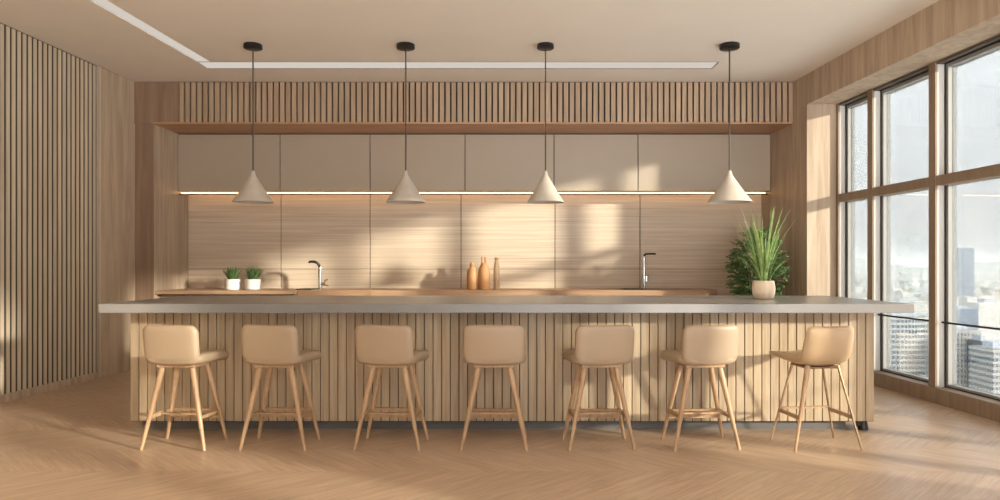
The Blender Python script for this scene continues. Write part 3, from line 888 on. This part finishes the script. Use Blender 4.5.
# mid-rise carpet: individual blocks, then a far uncountable mass
random.seed(33)
def wedge(ymin, ymax, kmin=.455, kmax=.74):
    yp = random.uniform(ymin, ymax); D = 700*(1.5-GZ)/(yp-265)
    return random.uniform(kmin, kmax)*D, D
def block_bm(w, d, h):
    bm = bmesh.new(); box(bm, -w/2, w/2, -d/2, d/2, 0, h)
    q = random.random()
    if q < .6: box(bm, -w*.3, w*.1, -d*.2, d*.2, h, h+random.uniform(2, 5))
    if q > .4: box(bm, w*.5, w*.5+w*.35, -d*.3, d*.5, 0, h*.6)
    return bm
spots = []
protos = []
for i in range(10):
    w, d, h = random.uniform(40, 100), random.uniform(30, 60), random.uniform(14, 44)
    bm = block_bm(w, d, h)
    me = obj('low_building', bm, F[i % 5]); protos.append(me)
cnt = 0
for i in range(150):
    for _ in range(60):
        x, D = wedge(282.5, 330)
        if all(math.hypot(x-a, D-b_) > 105 for a, b_ in spots) and not (abs(D-1500) < 90 or abs(D-1150) < 80): break
    else: continue
    spots.append((x, D))
    o = protos[i] if i < 10 else protos[i % 10].copy()
    if i >= 10: COL.objects.link(o)
    o.location = (x, D, GZ); o.rotation_euler = (0, 0, random.choice([0, .2, -.3, 1.57, .5]))
    tag(o, 'small pale flat-roofed building in the hazy city beyond the windows', 'building', 'low buildings of the hazy city')
bm = bmesh.new()
for i in range(1500):
    x, D = wedge(274, 281, .40, .82)
    w, d, h = random.uniform(30, 90), random.uniform(30, 60), random.uniform(10, 34)*(1 if random.random() < .93 else 3)
    box(bm, x-w/2, x+w/2, D-d/2, D+d/2, GZ, GZ+h, mi=random.randrange(5))
tag(obj('distant_buildings', bm, F), 'uncountable pale roofs of the distant city below the hazy hills', 'buildings', kind='stuff')
# tree canopy between the blocks
bm = bmesh.new()
for i in range(2600):
    c0 = wedge(279, 335, .42, .78)
    x, D = c0[0]+random.gauss(0, 60), c0[1]
    if (math.sin(x*.006)+math.sin(D*.004+x*.002)) < .1 and random.random() < .6: continue
    if any(abs(x-a) < 48 and abs(D-b_) < 40 for a, b_ in spots): continue
    r = random.uniform(7, 16)
    mt = Matrix.Translation((x, D, GZ+r*.5)) @ Matrix.Diagonal((r*1.5, r, r*.8, 1))
    bmesh.ops.create_icosphere(bm, subdivisions=1, radius=1, matrix=mt)
tag(obj('city_trees', bm, M['tree'], None, 180), 'hazy green tree canopy spread between the low city buildings', 'trees', kind='stuff')

# haze over the city
hz = bpy.data.materials.new('city haze'); hz.use_nodes = True; nt = hz.node_tree; nt.nodes.clear()
vs = N(nt, 'ShaderNodeVolumeScatter'); vs.inputs['Color'].default_value = (.62, .66, .70, 1); vs.inputs['Density'].default_value = 1.15e-4; vs.inputs['Anisotropy'].default_value = .0
o_ = N(nt, 'ShaderNodeOutputMaterial'); nt.links.new(vs.outputs[0], o_.inputs['Volume'])
try: hz.volume_intersection_method = 'FAST'
except Exception: pass
o = obj('city_haze', nb(-3000, 22000, 120, 20000, GZ+.5, 160), hz)
tag(o, 'pale bright haze lying over the whole city outside', 'haze', kind='stuff')

# ------------------------------------------------------------------ light
w = bpy.data.worlds.new('sky'); scene.world = w; w.use_nodes = True; nt = w.node_tree
bg = nt.nodes['Background']; tc = N(nt, 'ShaderNodeTexCoord'); sp = N(nt, 'ShaderNodeSeparateXYZ')
nt.links.new(tc.outputs['Generated'], sp.inputs[0])
cr = N(nt, 'ShaderNodeValToRGB'); E = cr.color_ramp.elements
E[0].position = .40; E[0].color = (1.6, 1.57, 1.54, 1)
E[1].position = 1; E[1].color = (1.1, 1.12, 1.15, 1)
for p_, c_ in ((.495, (1.4, 1.37, 1.34, 1)), (.505, (.41, .405, .395, 1)), (.60, (.56, .56, .555, 1)), (.75, (.8, .8, .8, 1))):
    e = E.new(p_); e.color = c_
nt.links.new(math_(nt, 'MULTIPLY_ADD', sp.outputs[2], .5, .5), cr.inputs[0])
nt.links.new(cr.outputs[0], bg.inputs[0]); bg.inputs[1].default_value = 4.0

sl = bpy.data.lights.new('sun', 'SUN'); so = bpy.data.objects.new('sun', sl); COL.objects.link(so)
d = Vector((-1, .62, -.24)).normalized()
so.rotation_euler = d.to_track_quat('-Z', 'Y').to_euler(); so.location = (20, -10, 12)
sl.energy = 12; sl.color = (1, .88, .72); sl.angle = R(2.6)

# ------------------------------------------------------------------ camera
cam = bpy.data.cameras.new('camera'); co = bpy.data.objects.new('camera', cam); COL.objects.link(co)
co.location = (0, 0, 1.5); co.rotation_euler = (R(90), 0, 0)
cam.sensor_width = 36; cam.sensor_fit = 'HORIZONTAL'; cam.lens = 25.2; cam.shift_x = -.01; cam.shift_y = .015
cam.clip_end = 60000; cam.clip_start = .05
scene.camera = co
vs = scene.view_settings
vs.view_transform = 'Standard'; vs.look = 'None'; vs.gamma = 1; vs.use_curve_mapping = False; vs.exposure = 0.62
cy = scene.cycles
cy.use_denoising = True
cy.max_bounces = 10; cy.diffuse_bounces = 6; cy.glossy_bounces = 4; cy.transparent_max_bounces = 12; cy.volume_bounces = 2
cy.sample_clamp_indirect = 8
